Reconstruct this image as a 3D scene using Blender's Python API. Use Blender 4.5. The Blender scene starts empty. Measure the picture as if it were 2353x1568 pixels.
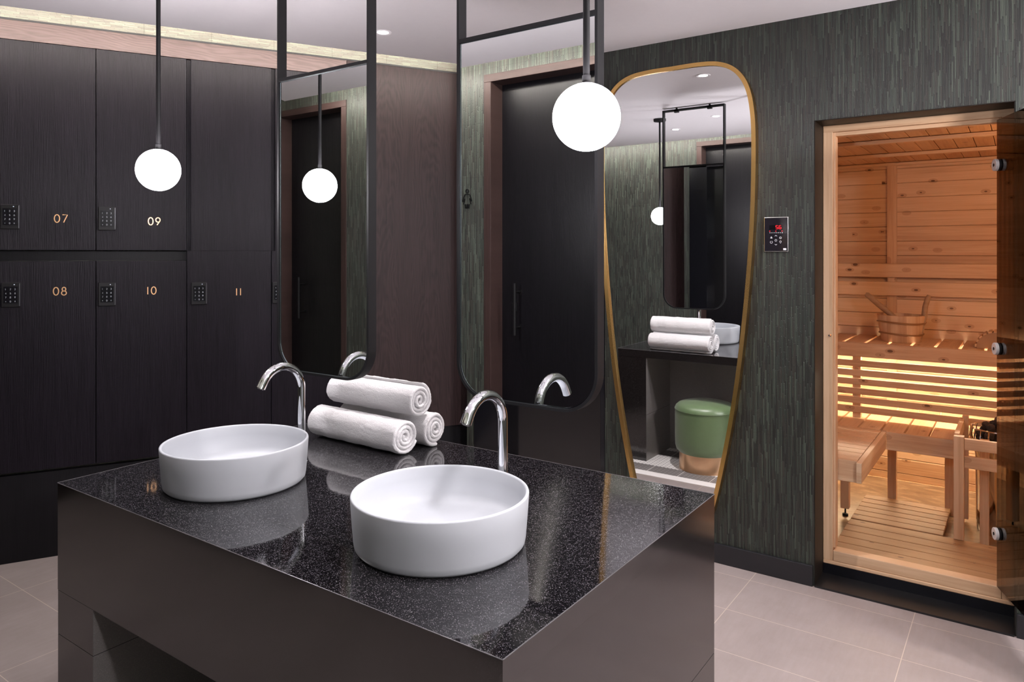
import bpy, bmesh, math, random
from mathutils import Vector, Matrix
from math import sin, cos, pi, radians
random.seed(7)
SC = bpy.context.scene
COL = SC.collection

# ------------------------------------------------------------------ camera, world, exposure
CAM = Vector((0.6963, -0.9634, 1.42))
cd = bpy.data.cameras.new('camera')
cam = bpy.data.objects.new('camera', cd); COL.objects.link(cam)
cam.location = CAM
cam.rotation_euler = (radians(90), 0, radians(35.1276))
cd.sensor_width = 36; cd.lens = 36 * 1665.8 / 2353
cd.shift_y = -(784 - 582.55) / 2353
cd.clip_start = 0.02
SC.camera = cam
w = bpy.data.worlds.new('world'); SC.world = w; w.use_nodes = True
w.node_tree.nodes['Background'].inputs[0].default_value = (0.8, 0.78, 0.82, 1)
w.node_tree.nodes['Background'].inputs[1].default_value = 0.0
SC.view_settings.view_transform = 'Standard'
SC.view_settings.look = 'None'
SC.view_settings.gamma = 1
SC.view_settings.use_curve_mapping = False
SC.view_settings.exposure = 0.28
try:
    SC.cycles.max_bounces = 10; SC.cycles.glossy_bounces = 6; SC.cycles.diffuse_bounces = 5
    SC.cycles.transparent_max_bounces = 12
    SC.cycles.sample_clamp_indirect = 6
except Exception: pass
# light levels (each lamp is built with its own fixture further down)
GLOBE = 125.0; GLOBE_FILL = 400.0; SPOT = 14.5; COVE = 95.0; COVE_OPP = 130.0
SAUNA_LED = 115.0; SAUNA_FILL = 11.0
ROOMCOL = (1.0, 0.93, 0.93)
WARM = (1.0, 0.70, 0.36)

# ------------------------------------------------------------------ node helpers
class NT:
    def __init__(s, name):
        s.m = bpy.data.materials.new(name); s.m.use_nodes = True
        s.t = s.m.node_tree; s.p = s.t.nodes['Principled BSDF']; s.out = s.t.nodes['Material Output']
        s._tc = None
    def n(s, typ, **kw):
        x = s.t.nodes.new(typ)
        for k, v in kw.items(): setattr(x, k, v)
        return x
    def l(s, a, b): s.t.links.new(a, b)
    def set(s, node, i, v):
        if hasattr(v, 'is_linked') or isinstance(v, bpy.types.NodeSocket): s.l(v, node.inputs[i])
        else: node.inputs[i].default_value = v
    def tc(s):
        if s._tc is None: s._tc = s.n('ShaderNodeTexCoord').outputs['Object']
        return s._tc
    def math(s, op, a, b=0.0, c=None):
        x = s.n('ShaderNodeMath', operation=op); s.set(x, 0, a); s.set(x, 1, b)
        if c is not None: s.set(x, 2, c)
        return x.outputs[0]
    def dot(s, v, axis):
        x = s.n('ShaderNodeVectorMath', operation='DOT_PRODUCT'); s.l(v, x.inputs[0]); x.inputs[1].default_value = axis
        return x.outputs['Value']
    def comb(s, a, b, c=0.0):
        x = s.n('ShaderNodeCombineXYZ'); s.set(x, 0, a); s.set(x, 1, b); s.set(x, 2, c); return x.outputs[0]
    def mapv(s, scale, loc=(0, 0, 0), v=None):
        x = s.n('ShaderNodeMapping'); s.l(v or s.tc(), x.inputs[0]); x.inputs['Scale'].default_value = scale
        x.inputs['Location'].default_value = loc; return x.outputs[0]
    def noise(s, v, scale=1.0, detail=4.0, rough=0.55, dist=0.0):
        x = s.n('ShaderNodeTexNoise'); s.l(v, x.inputs['Vector']); x.inputs['Scale'].default_value = scale
        x.inputs['Detail'].default_value = detail; x.inputs['Roughness'].default_value = rough
        x.inputs['Distortion'].default_value = dist; return x.outputs['Fac']
    def white(s, v):
        x = s.n('ShaderNodeTexWhiteNoise', noise_dimensions='3D'); s.l(v, x.inputs['Vector']); return x.outputs['Value']
    def ramp(s, f, stops, interp='LINEAR'):
        x = s.n('ShaderNodeValToRGB'); s.l(f, x.inputs[0]); e = x.color_ramp.elements
        x.color_ramp.interpolation = interp
        while len(e) < len(stops): e.new(0.5)
        for k, (p, c) in enumerate(stops):
            e[k].position = p; e[k].color = (*c, 1) if len(c) == 3 else c
        return x.outputs[0]
    def mix(s, f, a, b, typ='MIX'):
        x = s.n('ShaderNodeMix', data_type='RGBA', blend_type=typ); s.set(x, 0, f)
        for i, v in ((6, a), (7, b)):
            if isinstance(v, tuple): x.inputs[i].default_value = (*v, 1) if len(v) == 3 else v
            else: s.l(v, x.inputs[i])
        return x.outputs[2]
    def bump(s, h, strength=0.3, dist=0.002):
        x = s.n('ShaderNodeBump'); x.inputs['Strength'].default_value = strength; x.inputs['Distance'].default_value = dist
        s.l(h, x.inputs['Height']); s.l(x.outputs[0], s.p.inputs['Normal'])
    def base(s, c):
        if isinstance(c, tuple): s.p.inputs['Base Color'].default_value = (*c, 1)
        else: s.l(c, s.p.inputs['Base Color'])
    def par(s, **kw):
        nm = dict(rough='Roughness', metal='Metallic', spec='Specular IOR Level', coat='Coat Weight', coatr='Coat Roughness',
                  sheen='Sheen Weight', ior='IOR', trans='Transmission Weight', sheenr='Sheen Roughness')
        for k, v in kw.items():
            i = s.p.inputs[nm[k]]
            if isinstance(v, bpy.types.NodeSocket): s.l(v, i)
            else: i.default_value = v
        return s

def plain(name, col, rough=0.5, metal=0.0, spec=0.5, var=0.0, **kw):
    t = NT(name)
    if var:
        nz = t.noise(t.mapv((40, 40, 40)), 1.0, 3)
        t.base(t.ramp(nz, [(0.2, tuple(c * (1 - var) for c in col)), (0.8, tuple(min(1, c * (1 + var)) for c in col))]))
    else: t.base(col)
    t.par(rough=rough, metal=metal, spec=spec, **kw)
    return t.m

def emit(name, col, strength):
    t = NT(name); t.base((0, 0, 0)); t.par(rough=0.5, spec=0.0)
    t.p.inputs['Emission Color'].default_value = (*col, 1); t.p.inputs['Emission Strength'].default_value = strength
    return t.m

def grainwood(name, dark, light, u, v, wid=0.006, length=0.35, rough=0.42, bump=0.35, cath=0.0, spec=0.5, period=0.2):
    """wood with fine pores along v, u across; cath adds flat-sawn cathedral arches"""
    t = NT(name); P = t.tc(); a = t.dot(P, u); b = t.dot(P, v)
    vec = t.comb(t.math('MULTIPLY', a, 1 / wid), t.math('MULTIPLY', b, 1 / length))
    n1 = t.noise(vec, 1.0, 4, 0.65)
    vec2 = t.comb(t.math('MULTIPLY', a, 1 / (wid * 7)), t.math('MULTIPLY', b, 1 / (length * 2.5)))
    n2 = t.noise(vec2, 1.0, 3)
    f = t.math('ADD', t.math('MULTIPLY', n1, 0.65), t.math('MULTIPLY', n2, 0.35))
    if cath:
        # arches: distance-like field squeezed along v with a wandering centre
        cu = t.math('SUBTRACT', t.math('FRACT', t.math('DIVIDE', a, period)), 0.5)
        par_ = t.math('MULTIPLY', t.math('MULTIPLY', cu, cu), 9.0)
        wob = t.math('MULTIPLY', t.noise(t.comb(t.math('MULTIPLY', a, 7.0), t.math('MULTIPLY', b, 1.3)), 1.0, 3), 3.2)
        ring = t.math('ADD', t.math('ADD', par_, t.math('MULTIPLY', b, 1.5)), wob)
        sn = t.math('SINE', t.math('MULTIPLY', ring, 26.0))
        f = t.math('ADD', f, t.math('MULTIPLY', sn, cath))
    t.base(t.ramp(f, [(0.28, dark), (0.62, light)]))
    t.par(rough=rough, spec=spec); t.bump(f, min(bump, 1.0), 0.0015 if bump < .9 else .004)
    return t.m

def mosaic(name, u, v, wid=0.0052, length=0.10, sheet=0.31, bright=1.0, soft=0.0):
    t = NT(name); P = t.tc(); a = t.dot(P, u); b = t.dot(P, v)
    jit = t.math('MULTIPLY', t.math('SUBTRACT', t.noise(t.comb(t.math('MULTIPLY', a, 30.0), t.math('MULTIPLY', b, 12.0)), 1, 2), 0.5), 0.35)
    ua = t.math('ADD', t.math('DIVIDE', a, wid), jit); ui = t.math('FLOOR', ua); uf = t.math('FRACT', ua)
    r1 = t.white(t.comb(ui, 3.3, 1.0))
    ln = t.math('MULTIPLY_ADD', r1, 0.9, 0.6)
    vb = t.math('MULTIPLY_ADD', r1, 37.0, t.math('DIVIDE', t.math('DIVIDE', b, length), ln)); vi = t.math('FLOOR', vb); vf = t.math('FRACT', vb)
    r2 = t.white(t.comb(ui, vi, 7.7))
    nz = t.noise(t.comb(t.math('MULTIPLY', a, 420.0), t.math('MULTIPLY', b, 14.0)), 1, 3)
    k = bright
    col = t.ramp(r2, [(0.0, (.012*k, .012*k, .010*k)), (0.25, (.027*k, .029*k, .022*k)), (0.45, (.050*k, .044*k, .035*k)), (0.62, (.050*k, .064*k, .048*k)), (0.82, (.030*k, .038*k, .031*k)), (0.93, (.085*k, .105*k, .078*k))])
    col = t.mix(t.math('MULTIPLY', nz, 0.55), col, (.020, .022, .020))
    if soft: col = t.mix(soft, col, (.043*k, .0405*k, .0345*k))
    # dark joints between sticks
    e = t.math('MINIMUM', uf, t.math('SUBTRACT', 1.0, uf))
    e2 = t.math('MINIMUM', t.math('MULTIPLY_ADD', t.math('MINIMUM', vf, t.math('SUBTRACT', 1.0, vf)), 14.0, .45), 1.0)
    g = t.math('MINIMUM', t.math('MULTIPLY', e, 6.0), 1.0)
    h = t.math('MULTIPLY', g, e2)
    sf = t.math('FRACT', t.math('DIVIDE', b, sheet)); sl = t.math('LESS_THAN', sf, 0.006)
    col = t.mix(t.math('MULTIPLY_ADD', h, 0.6 - .4 * soft, 0.4 + .4 * soft), (.012, .012, .011), col)
    col = t.mix(t.math('MULTIPLY', sl, 0.5), col, (.008, .008, .008))
    t.base(col); t.par(rough=0.42, spec=0.45)
    t.bump(t.math('ADD', h, t.math('MULTIPLY', r2, 0.8)), 0.6, 0.003)
    return t.m

def pine(name, v, u, w=0.09, tone=1.0, knots=0.6, warm=0):
    """v = grain direction, u = across boards"""
    t = NT(name); P = t.tc(); a = t.dot(P, u); b = t.dot(P, v)
    c = t.dot(P, (0.577, 0.577, 0.577))
    bi = t.math('FLOOR', t.math('DIVIDE', a, w)); r = t.white(t.comb(bi, 2.0, 5.0))
    vec = t.comb(t.math('MULTIPLY', a, 90.0), t.math('MULTIPLY_ADD', r, 9.0, t.math('MULTIPLY', b, 3.2)), t.math('MULTIPLY', c, 2.0))
    n1 = t.noise(vec, 1.0, 4, 0.6, 0.6)
    n2 = t.noise(t.comb(t.math('MULTIPLY', a, 16.0), t.math('MULTIPLY', b, 1.5), r), 1.0, 2)
    f = t.math('ADD', t.math('MULTIPLY', n1, 0.5), t.math('ADD', t.math('MULTIPLY', n2, 0.35), t.math('MULTIPLY', r, 0.25)))
    k = tone; g_ = 1 - .16 * warm; b_ = 1 - .35 * warm
    col = t.ramp(f, [(0.30, (.46*k, .265*k*g_, .145*k*b_)), (0.55, (.61*k, .40*k*g_, .245*k*b_)), (0.8, (.71*k, .49*k*g_, .32*k*b_))])
    vo = t.n('ShaderNodeTexVoronoi', feature='F1', voronoi_dimensions='2D'); vo.inputs['Scale'].default_value = 1.0
    t.l(t.comb(t.math('MULTIPLY', a, 11.0), t.math('MULTIPLY', b, 6.0), 0.3), vo.inputs['Vector'])
    sel = t.math('GREATER_THAN', t.white(vo.outputs['Position']), 1 - knots * .75)
    kn = t.math('MULTIPLY', t.math('LESS_THAN', vo.outputs['Distance'], t.math('MULTIPLY', t.white(t.comb(t.dot(vo.outputs['Position'], X), t.dot(vo.outputs['Position'], Y), 3.0)), 0.085)), sel)
    kh = t.math('MULTIPLY', t.math('LESS_THAN', vo.outputs['Distance'], 0.15), sel)
    col = t.mix(t.math('MULTIPLY', kh, 0.35), col, (.26, .11, .04))
    col = t.mix(t.math('MULTIPLY', kn, 0.85), col, (.09, .035, .012))
    t.base(col); t.par(rough=0.5, spec=0.35); t.bump(n1, 0.12, 0.001)
    return t.m

X, Y, Z = (1, 0, 0), (0, 1, 0), (0, 0, 1)
LD = (0.4686, 0.8834, 0.0)         # along the locker wall
LN = (-0.8834, 0.4686, 0.0)        # into the locker wall
LQ = (CAM.x + LN[0] * 4.002, CAM.y + LN[1] * 4.002)
LROT = math.atan2(LD[1], LD[0])

# ------------------------------------------------------------------ materials
M = {}
M['locker'] = grainwood('charcoal_wood', (.0022, .0016, .0030), (.0095, .0070, .0112), X, Z, .0042, .16, rough=.42, bump=1.0, spec=.20)
M['brown'] = grainwood('brown_stained_oak', (.030, .0165, .0150), (.072, .042, .038), LD, Z, .004, .25, rough=.45, bump=.35, cath=.10, period=.24)
M['brown_h'] = grainwood('brown_stained_oak_cornice', (.085, .045, .038), (.175, .100, .088), Z, LD, .005, .25, rough=.5, bump=.3, cath=.12, period=.5)
M['brown_x'] = grainwood('brown_stained_oak_frame', (.022, .0125, .011), (.050, .029, .026), Z, X, .004, .25, rough=.5, bump=.3, spec=.25)
M['brown_z'] = grainwood('brown_stained_oak_jamb', (.022, .0125, .011), (.050, .029, .026), X, Z, .004, .25, rough=.5, bump=.3, spec=.25)
M['doorwood'] = grainwood('black_wood', (.0015, .0014, .0022), (.0055, .0048, .0065), X, Z, .005, .4, rough=.38, bump=.6, cath=.06, period=.3, spec=.3)
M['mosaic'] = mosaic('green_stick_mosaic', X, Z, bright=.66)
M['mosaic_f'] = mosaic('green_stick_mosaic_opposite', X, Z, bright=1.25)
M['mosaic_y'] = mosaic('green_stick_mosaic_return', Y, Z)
M['mosaic_h'] = mosaic('green_stick_mosaic_cove', Z, LD, wid=.0050, length=.05, bright=9.0, soft=.7)  # cove light put into the lightened colour
M['ceiling'] = plain('ceiling_paint', (.93, .89, .915), .9, spec=.1, var=.01)
M['black'] = plain('black_metal', (.0055, .0052, .0060), .5, metal=.0, spec=.25, var=.1)
M['blackgloss'] = plain('black_gloss', (.006, .006, .008), .12, var=.1)
M['blackskirt'] = plain('black_skirting', (.010, .010, .012), .38, var=.1)
M['disc'] = plain('hinge_aluminium', (.66, .63, .62), .4, metal=.25)
M['chrome'] = plain('chrome', (.86, .87, .90), .035, metal=1.0)
M['steel'] = plain('satin_steel', (.62, .61, .60), .25, metal=1.0)
M['ceramic'] = plain('white_ceramic', (.455, .47, .495), .42, spec=.35)
M['mirror'] = plain('mirror_glass', (.93, .945, .95), .004, metal=1.0)
M['bevelglass'] = plain('mirror_edge_glass', (.55, .66, .70), .06, metal=1.0)
M['gold'] = plain('brushed_brass', (.78, .48, .17), .26, metal=1.0, var=.04)
M['rosegold'] = plain('brushed_copper_band', (.72, .45, .27), .3, metal=1.0, var=.04)
M['number'] = plain('copper_numerals', (.85, .50, .25), .35, metal=.6)
M['keyglyph'] = plain('keypad_print', (.24, .25, .27), .5)
M['led'] = emit('keypad_led', (.8, .85, 1), .8)
M['green_vel'] = plain('green_leather', (.125, .195, .085), .36, spec=.75, var=.04, sheen=.3)
M['globe'] = emit('opal_globe', (1.0, .955, 1.0), GLOBE)
M['globe_side'] = emit('opal_globe_side', (1.0, .955, .99), GLOBE_FILL)  # stronger globe for the added, unseen pendants
M['dl'] = emit('downlight_lens', (1.0, .95, .95), 14)
M['cove'] = emit('cove_led', (1.0, .93, .84), COVE)
M['cove_opp'] = emit('cove_led_opposite', (1.0, .93, .84), COVE_OPP)
M['sled'] = emit('sauna_led', (1.0, .86, .62), SAUNA_LED)
M['sled_low'] = emit('sauna_led_low', (1.0, .80, .52), SAUNA_LED * .42)
M['slamp'] = emit('sauna_lamp_lens', (1.0, .62, .28), 6)
M['red'] = emit('red_display', (1.0, .02, .03), 2.2)
M['whiteprint'] = plain('white_print', (.75, .75, .78), .5)
M['panelglass'] = plain('control_glass', (.012, .010, .014), .1)
M['granite_step'] = plain('black_granite_step', (.008, .008, .009), .3, var=.4)
M['stone'] = plain('heater_stone', (.045, .030, .025), .9, var=.6)
M['pine_x'] = pine('pine_boards', X, Z)
M['pine_y'] = pine('pine_boards_ceiling', Y, X, w=.0805, tone=.9, knots=.15, warm=.8)
M['pine_z'] = pine('pine_upright', Z, X, w=.3, knots=.35)
M['pine_fx'] = pine('pine_frame_head', X, Z, w=.4, tone=1.02, knots=.0)
M['pine_fz'] = pine('pine_frame_stile', Z, X, w=.4, tone=1.02, knots=.0)
M['pine_by'] = pine('bench_slats', Y, X, w=.113, knots=.25)
M['pine_bx'] = pine('bench_slats_long', X, Y, w=.08, knots=.25)
M['pine_duck'] = pine('duckboard_slats', X, Y, w=.0775, tone=.46, knots=.7, warm=1.0)  # darkened and warmed so the colour carries the dim, warm sauna light
M['pine_bucket'] = pine('bucket_staves', Z, X, w=.02, tone=.92, knots=.0)
M['ladle'] = pine('ladle_wood', X, Z, w=.2, tone=.62, knots=.0)

def m_towel():
    t = NT('white_terry'); t.base((.86, .84, .85)); t.par(rough=.95, spec=.15, sheen=.5, sheenr=.5)
    n = t.noise(t.mapv((1, 1, 1)), 420, 3, .7); n2 = t.noise(t.mapv((1, 1, 1)), 60, 3, .6)
    t.bump(t.math('ADD', n, t.math('MULTIPLY', n2, .8)), .9, .004); return t.m
M['towel'] = m_towel()

def m_granite(name, rough, speck, base=(.0085, .0080, .0088), spec=.62, amount=1.0, sc=1.0, bump=.12):
    t = NT(name); P = t.mapv((1, 1, 1))
    def flecks(scale, rad, cut, warp):
        vo = t.n('ShaderNodeTexVoronoi', feature='F1'); vo.inputs['Scale'].default_value = scale
        w_ = t.n('ShaderNodeVectorMath', operation='MULTIPLY_ADD'); nn = t.n('ShaderNodeTexNoise'); t.l(P, nn.inputs['Vector']); nn.inputs['Scale'].default_value = scale * .8
        t.l(nn.outputs['Color'], w_.inputs[0]); w_.inputs[1].default_value = (warp, warp, warp); t.l(P, w_.inputs[2]); t.l(w_.outputs[0], vo.inputs['Vector'])
        cl = t.noise(P, scale * .11, 3, .6)
        r_ = t.white(vo.outputs['Position'])
        on = t.math('GREATER_THAN', t.math('MULTIPLY_ADD', cl, .9, r_), cut)
        sh = t.math('SUBTRACT', 1.0, t.math('MULTIPLY', vo.outputs['Distance'], 1 / rad))
        x = t.n('ShaderNodeClamp'); t.l(t.math('MULTIPLY', t.math('MULTIPLY', sh, 2.2), on), x.inputs[0]); return x.outputs[0]
    f = t.math('MAXIMUM', flecks(640 * sc, .52, 1.30 - .06 * amount, .0012), t.math('MULTIPLY', flecks(330 * sc, .42, 1.34 - .06 * amount, .003), .8))
    t.base(t.mix(f, base, speck)); t.par(rough=rough, spec=spec)
    t.bump(t.math('ADD', t.noise(P, 90, 2, .6), t.math('MULTIPLY', f, .5)), bump, .0003); return t.m
M['granite'] = m_granite('black_flamed_granite', .05, (.15, .14, .155), base=(.0045, .0040, .0050), spec=.7, amount=.5, bump=.10)
M['granite_side'] = m_granite('dark_polished_slab', .13, (.035, .030, .030), base=(.016, .0135, .0132), spec=.9, bump=.03)
M['granite_in'] = m_granite('speckled_slab', .20, (.26, .245, .23), base=(.19, .178, .17), amount=3.0, bump=.1, spec=.8)  # base lightened in place of bounce light missing from the knee recess

def m_floor():
    t = NT('beige_floor_tile'); P = t.tc(); a = t.dot(P, X); b = t.dot(P, Y)
    ua = t.math('DIVIDE', t.math('ADD', a, .2696), .6205); vb = t.math('DIVIDE', t.math('SUBTRACT', b, .3494), .3090)
    uf = t.math('FRACT', ua); vf = t.math('FRACT', vb)
    du = t.math('MULTIPLY', t.math('MINIMUM', uf, t.math('SUBTRACT', 1.0, uf)), .6205)
    dv = t.math('MULTIPLY', t.math('MINIMUM', vf, t.math('SUBTRACT', 1.0, vf)), .3090)
    j = t.math('LESS_THAN', t.math('MINIMUM', du, dv), .0013)
    r = t.white(t.comb(t.math('FLOOR', ua), t.math('FLOOR', vb), 2.0))
    n = t.noise(t.mapv((1, 1, 1)), 5, 6, .65, .4); n2 = t.noise(t.mapv((60, 9, 9)), 1.0, 4, .6)
    f = t.math('ADD', t.math('MULTIPLY', n, .6), t.math('ADD', t.math('MULTIPLY', n2, .3), t.math('MULTIPLY', r, .08)))
    c = t.ramp(f, [(.25, (.215, .178, .168)), (.75, (.295, .25, .24))])
    c = t.mix(t.math('MULTIPLY', j, .75), c, (.50, .40, .33))
    t.base(c); t.par(rough=.5, spec=.35); t.bump(n2, .06, .001); return t.m
M['floor'] = m_floor()

def m_pattern():
    t = NT('patterned_floor_tile'); P = t.tc(); a = t.dot(P, X); b = t.dot(P, Y)
    # rows .13 m deep counted back from the white border at y = 1.19
    row = t.math('FLOOR', t.math('DIVIDE', t.math('SUBTRACT', 1.19, b), .13))
    isd = t.math('LESS_THAN', t.math('MODULO', row, 3.0), .5)
    def dots(p, r):
        fa = t.math('SUBTRACT', t.math('FRACT', t.math('DIVIDE', a, p)), .5); fb = t.math('SUBTRACT', t.math('FRACT', t.math('DIVIDE', b, p)), .5)
        return t.math('LESS_THAN', t.math('ADD', t.math('ABSOLUTE', fa), t.math('ABSOLUTE', fb)), r)
    light = t.mix(dots(.026, .21), (.80, .77, .75), (.13, .12, .12))
    darkc = t.mix(dots(.026, .25), (.17, .155, .15), (.30, .28, .27))
    c = t.mix(isd, light, darkc)
    uf = t.math('FRACT', t.math('DIVIDE', t.math('ADD', a, 1.297), .207))
    j = t.math('LESS_THAN', uf, .02)
    c = t.mix(t.math('MULTIPLY', j, .9), c, (.74, .70, .68))
    edge = t.math('GREATER_THAN', b, 1.19)
    c = t.mix(edge, c, (.78, .74, .72))
    t.base(c); t.par(rough=.45, spec=.35); return t.m
M['pattern'] = m_pattern()

def m_sfloor():
    t = NT('sauna_stone_floor'); n = t.noise(t.mapv((2.5, 6, 3)), 1.5, 7, .7, 1.5)
    t.base(t.ramp(n, [(.3, (.085, .048, .026)), (.5, (.16, .10, .06)), (.66, (.30, .21, .135))])); t.par(rough=.35); return t.m
M['sfloor'] = m_sfloor()

def m_glass():
    t = NT('bronze_tinted_glass'); t.t.nodes.remove(t.p)
    tr = t.n('ShaderNodeBsdfTransparent'); tr.inputs[0].default_value = (.36, .265, .165, 1)
    gl = t.n('ShaderNodeBsdfGlossy'); gl.inputs['Roughness'].default_value = .01; gl.inputs[0].default_value = (.9, .9, .9, 1)
    fr = t.n('ShaderNodeFresnel'); fr.inputs[0].default_value = 1.45
    mx = t.n('ShaderNodeMixShader'); t.l(fr.outputs[0], mx.inputs[0]); t.l(tr.outputs[0], mx.inputs[1]); t.l(gl.outputs[0], mx.inputs[2])
    t.l(mx.outputs[0], t.out.inputs[0]); return t.m
M['bronze'] = m_glass()

# ------------------------------------------------------------------ object helpers
def tag(o, label=None, cat=None, group=None, kind=None):
    if label: o['label'] = label
    if cat: o['category'] = cat
    if group: o['group'] = group
    if kind: o['kind'] = kind
    return o
ROOTM = {}
def thing(name, label, cat, loc=(0, 0, 0), rz=0.0, group=None):
    o = bpy.data.objects.new(name, None); COL.objects.link(o)
    o.location = loc; o.rotation_euler = (0, 0, rz); o.empty_display_size = .05
    return tag(o, label, cat, group)
def obj(name, bm, mat, parent=None, bevel=0.0, smooth=False, seg=2, sub=0):
    """bm is in the parent's local space"""
    me = bpy.data.meshes.new(name); bmesh.ops.recalc_face_normals(bm, faces=bm.faces[:])
    bm.to_mesh(me); bm.free()
    mats = mat if isinstance(mat, (list, tuple)) else [mat]
    for m in mats: me.materials.append(m)
    o = bpy.data.objects.new(name, me); COL.objects.link(o)
    if parent: o.parent = parent
    if smooth:
        for p in me.polygons: p.use_smooth = True
        if smooth != 'all':
            try: me.set_sharp_from_angle(angle=radians(40))
            except Exception: pass
    if bevel:
        b = o.modifiers.new('bevel', 'BEVEL'); b.width = bevel; b.segments = seg; b.limit_method = 'ANGLE'; b.angle_limit = radians(40)
    if sub:
        s_ = o.modifiers.new('sub', 'SUBSURF'); s_.levels = sub; s_.render_levels = sub
    return o
def BM(): return bmesh.new()
def box(bm, x0, x1, y0, y1, z0, z1, mi=0, R=None):
    vs = [bm.verts.new((x, y, z)) for x in (x0, x1) for y in (y0, y1) for z in (z0, z1)]
    for f in ((0, 1, 3, 2), (4, 6, 7, 5), (0, 4, 5, 1), (2, 3, 7, 6), (0, 2, 6, 4), (1, 5, 7, 3)):
        bm.faces.new([vs[i] for i in f]).material_index = mi
    if R is not None:
        for v in vs: v.co = R @ v.co
    return bm
def B(*a, **k): return box(BM(), *a, **k)
def prism(bm, pts, z0, z1):
    a = [bm.verts.new((p[0], p[1], z0)) for p in pts]; b = [bm.verts.new((p[0], p[1], z1)) for p in pts]
    bm.faces.new(a[::-1]); bm.faces.new(b); n = len(pts)
    for i in range(n): bm.faces.new((a[i], a[(i + 1) % n], b[(i + 1) % n], b[i]))
    return bm
def lathe(bm, prof, c=(0, 0), seg=64, cap=True, mi=0, sx=1.0, sy=1.0):
    rings = []
    for r, z in prof:
        if r < 1e-6: rings.append([bm.verts.new((c[0], c[1], z))])
        else: rings.append([bm.verts.new((c[0] + r * sx * cos(2 * pi * i / seg), c[1] + r * sy * sin(2 * pi * i / seg), z)) for i in range(seg)])
    for a, b in zip(rings, rings[1:]):
        if len(a) == 1 and len(b) == 1: continue
        for i in range(seg):
            j = (i + 1) % seg
            if len(a) == 1: f = bm.faces.new((a[0], b[i], b[j]))
            elif len(b) == 1: f = bm.faces.new((a[i], a[j], b[0]))
            else: f = bm.faces.new((a[i], a[j], b[j], b[i]))
            f.material_index = mi
    if cap:
        if len(rings[0]) > 1: bm.faces.new(rings[0][::-1])
        if len(rings[-1]) > 1: bm.faces.new(rings[-1])
    return bm
def tube(bm, path, r, seg=16, cap=True, radii=None):
    path = [Vector(p) for p in path]; rings = []; up = None
    for i, p in enumerate(path):
        d = (path[min(i + 1, len(path) - 1)] - path[max(i - 1, 0)]).normalized()
        if up is None: up = d.orthogonal().normalized()
        up = (up - d * up.dot(d)).normalized(); s_ = d.cross(up); rr = radii[i] if radii else r
        rings.append([bm.verts.new(p + (up * cos(2 * pi * k / seg) + s_ * sin(2 * pi * k / seg)) * rr) for k in range(seg)])
    for a, b in zip(rings, rings[1:]):
        for k in range(seg): bm.faces.new((a[k], a[(k + 1) % seg], b[(k + 1) % seg], b[k]))
    if cap: bm.faces.new(rings[0][::-1]); bm.faces.new(rings[-1])
    return bm
def cyl(bm, p, axis, r, h, seg=32):
    p = Vector(p); a = Vector(axis).normalized() * h
    return tube(bm, [p, p + a], r, seg)
def ribbon(bm, pts, wd, y0, y1, ox=0, oz=0, s=1.0, closed=False):
    """flat stroke in the XZ plane, extruded y0..y1"""
    P = [Vector((p[0] * s, 0, p[1] * s)) for p in pts]; n = len(P); L = []; R_ = []
    for i in range(n):
        a = P[(i - 1) % n] if (closed or i > 0) else P[i]; b = P[(i + 1) % n] if (closed or i < n - 1) else P[i]
        d = (b - a).normalized(); nn = Vector((-d.z, 0, d.x)) * wd / 2
        L.append(P[i] + nn); R_.append(P[i] - nn)
    def vv(q, y): return bm.verts.new((q.x + ox, y, q.z + oz))
    rows = [(vv(L[i], y0), vv(R_[i], y0), vv(L[i], y1), vv(R_[i], y1)) for i in range(n)]
    m = n if closed else n - 1
    for i in range(m):
        a, b = rows[i], rows[(i + 1) % n]
        bm.faces.new((a[0], a[1], b[1], b[0])); bm.faces.new((a[2], b[2], b[3], a[3]))
        bm.faces.new((a[0], b[0], b[2], a[2])); bm.faces.new((a[1], a[3], b[3], b[1]))
    if not closed:
        for r_ in (rows[0], rows[-1]): bm.faces.new((r_[0], r_[2], r_[3], r_[1]))
    return bm
def arc(cx, cz, rx, rz, a0, a1, n=18): return [(cx + rx * cos(radians(a0 + (a1 - a0) * i / n)), cz + rz * sin(radians(a0 + (a1 - a0) * i / n))) for i in range(n + 1)]
GL = {'0': [(arc(.29, .5, .29, .5, 0, 340, 26), True)], '1': [([(.1, 0), (.1, 1)], False)],
      '2': [(arc(.27, .73, .25, .27, 160, -35, 12) + [(.02, 0), (.55, 0)], False)],
      '3': [(arc(.25, .75, .23, .25, 150, -80, 10) + arc(.25, .27, .26, .27, 80, -150, 12), False)],
      '4': [([(.42, 0), (.42, 1), (.0, .3), (.56, .3)], False)],
      '5': [([(.5, 1), (.12, 1), (.07, .56)] + arc(.26, .31, .28, .31, 120, -150, 14), False)],
      '6': [([(.42, 1), (.12, .6)] + arc(.28, .3, .27, .3, 150, 510, 22), False)],
      '7': [([(.0, 1), (.55, 1), (.12, 0)], False)],
      '8': [(arc(.27, .75, .20, .25, 0, 345, 20), True), (arc(.27, .25, .27, .27, 0, 345, 22), True)],
      '9': [(arc(.28, .7, .27, .3, -30, 330, 22) + [(.50, .52), (.16, 0)], False)],
      '*': [([(.0, .5), (.5, .5)], False), ([(.25, .25), (.25, .75)], False)],
      '#': [([(.15, .1), (.2, .9)], False), ([(.4, .1), (.45, .9)], False), ([(.0, .35), (.55, .35)], False), ([(.0, .65), (.55, .65)], False)]}
def struct(name, bm, mat, parent=None, **k):
    o = obj(name, bm, mat, parent, **k)
    if parent is None: o['kind'] = 'structure'
    return o
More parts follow.
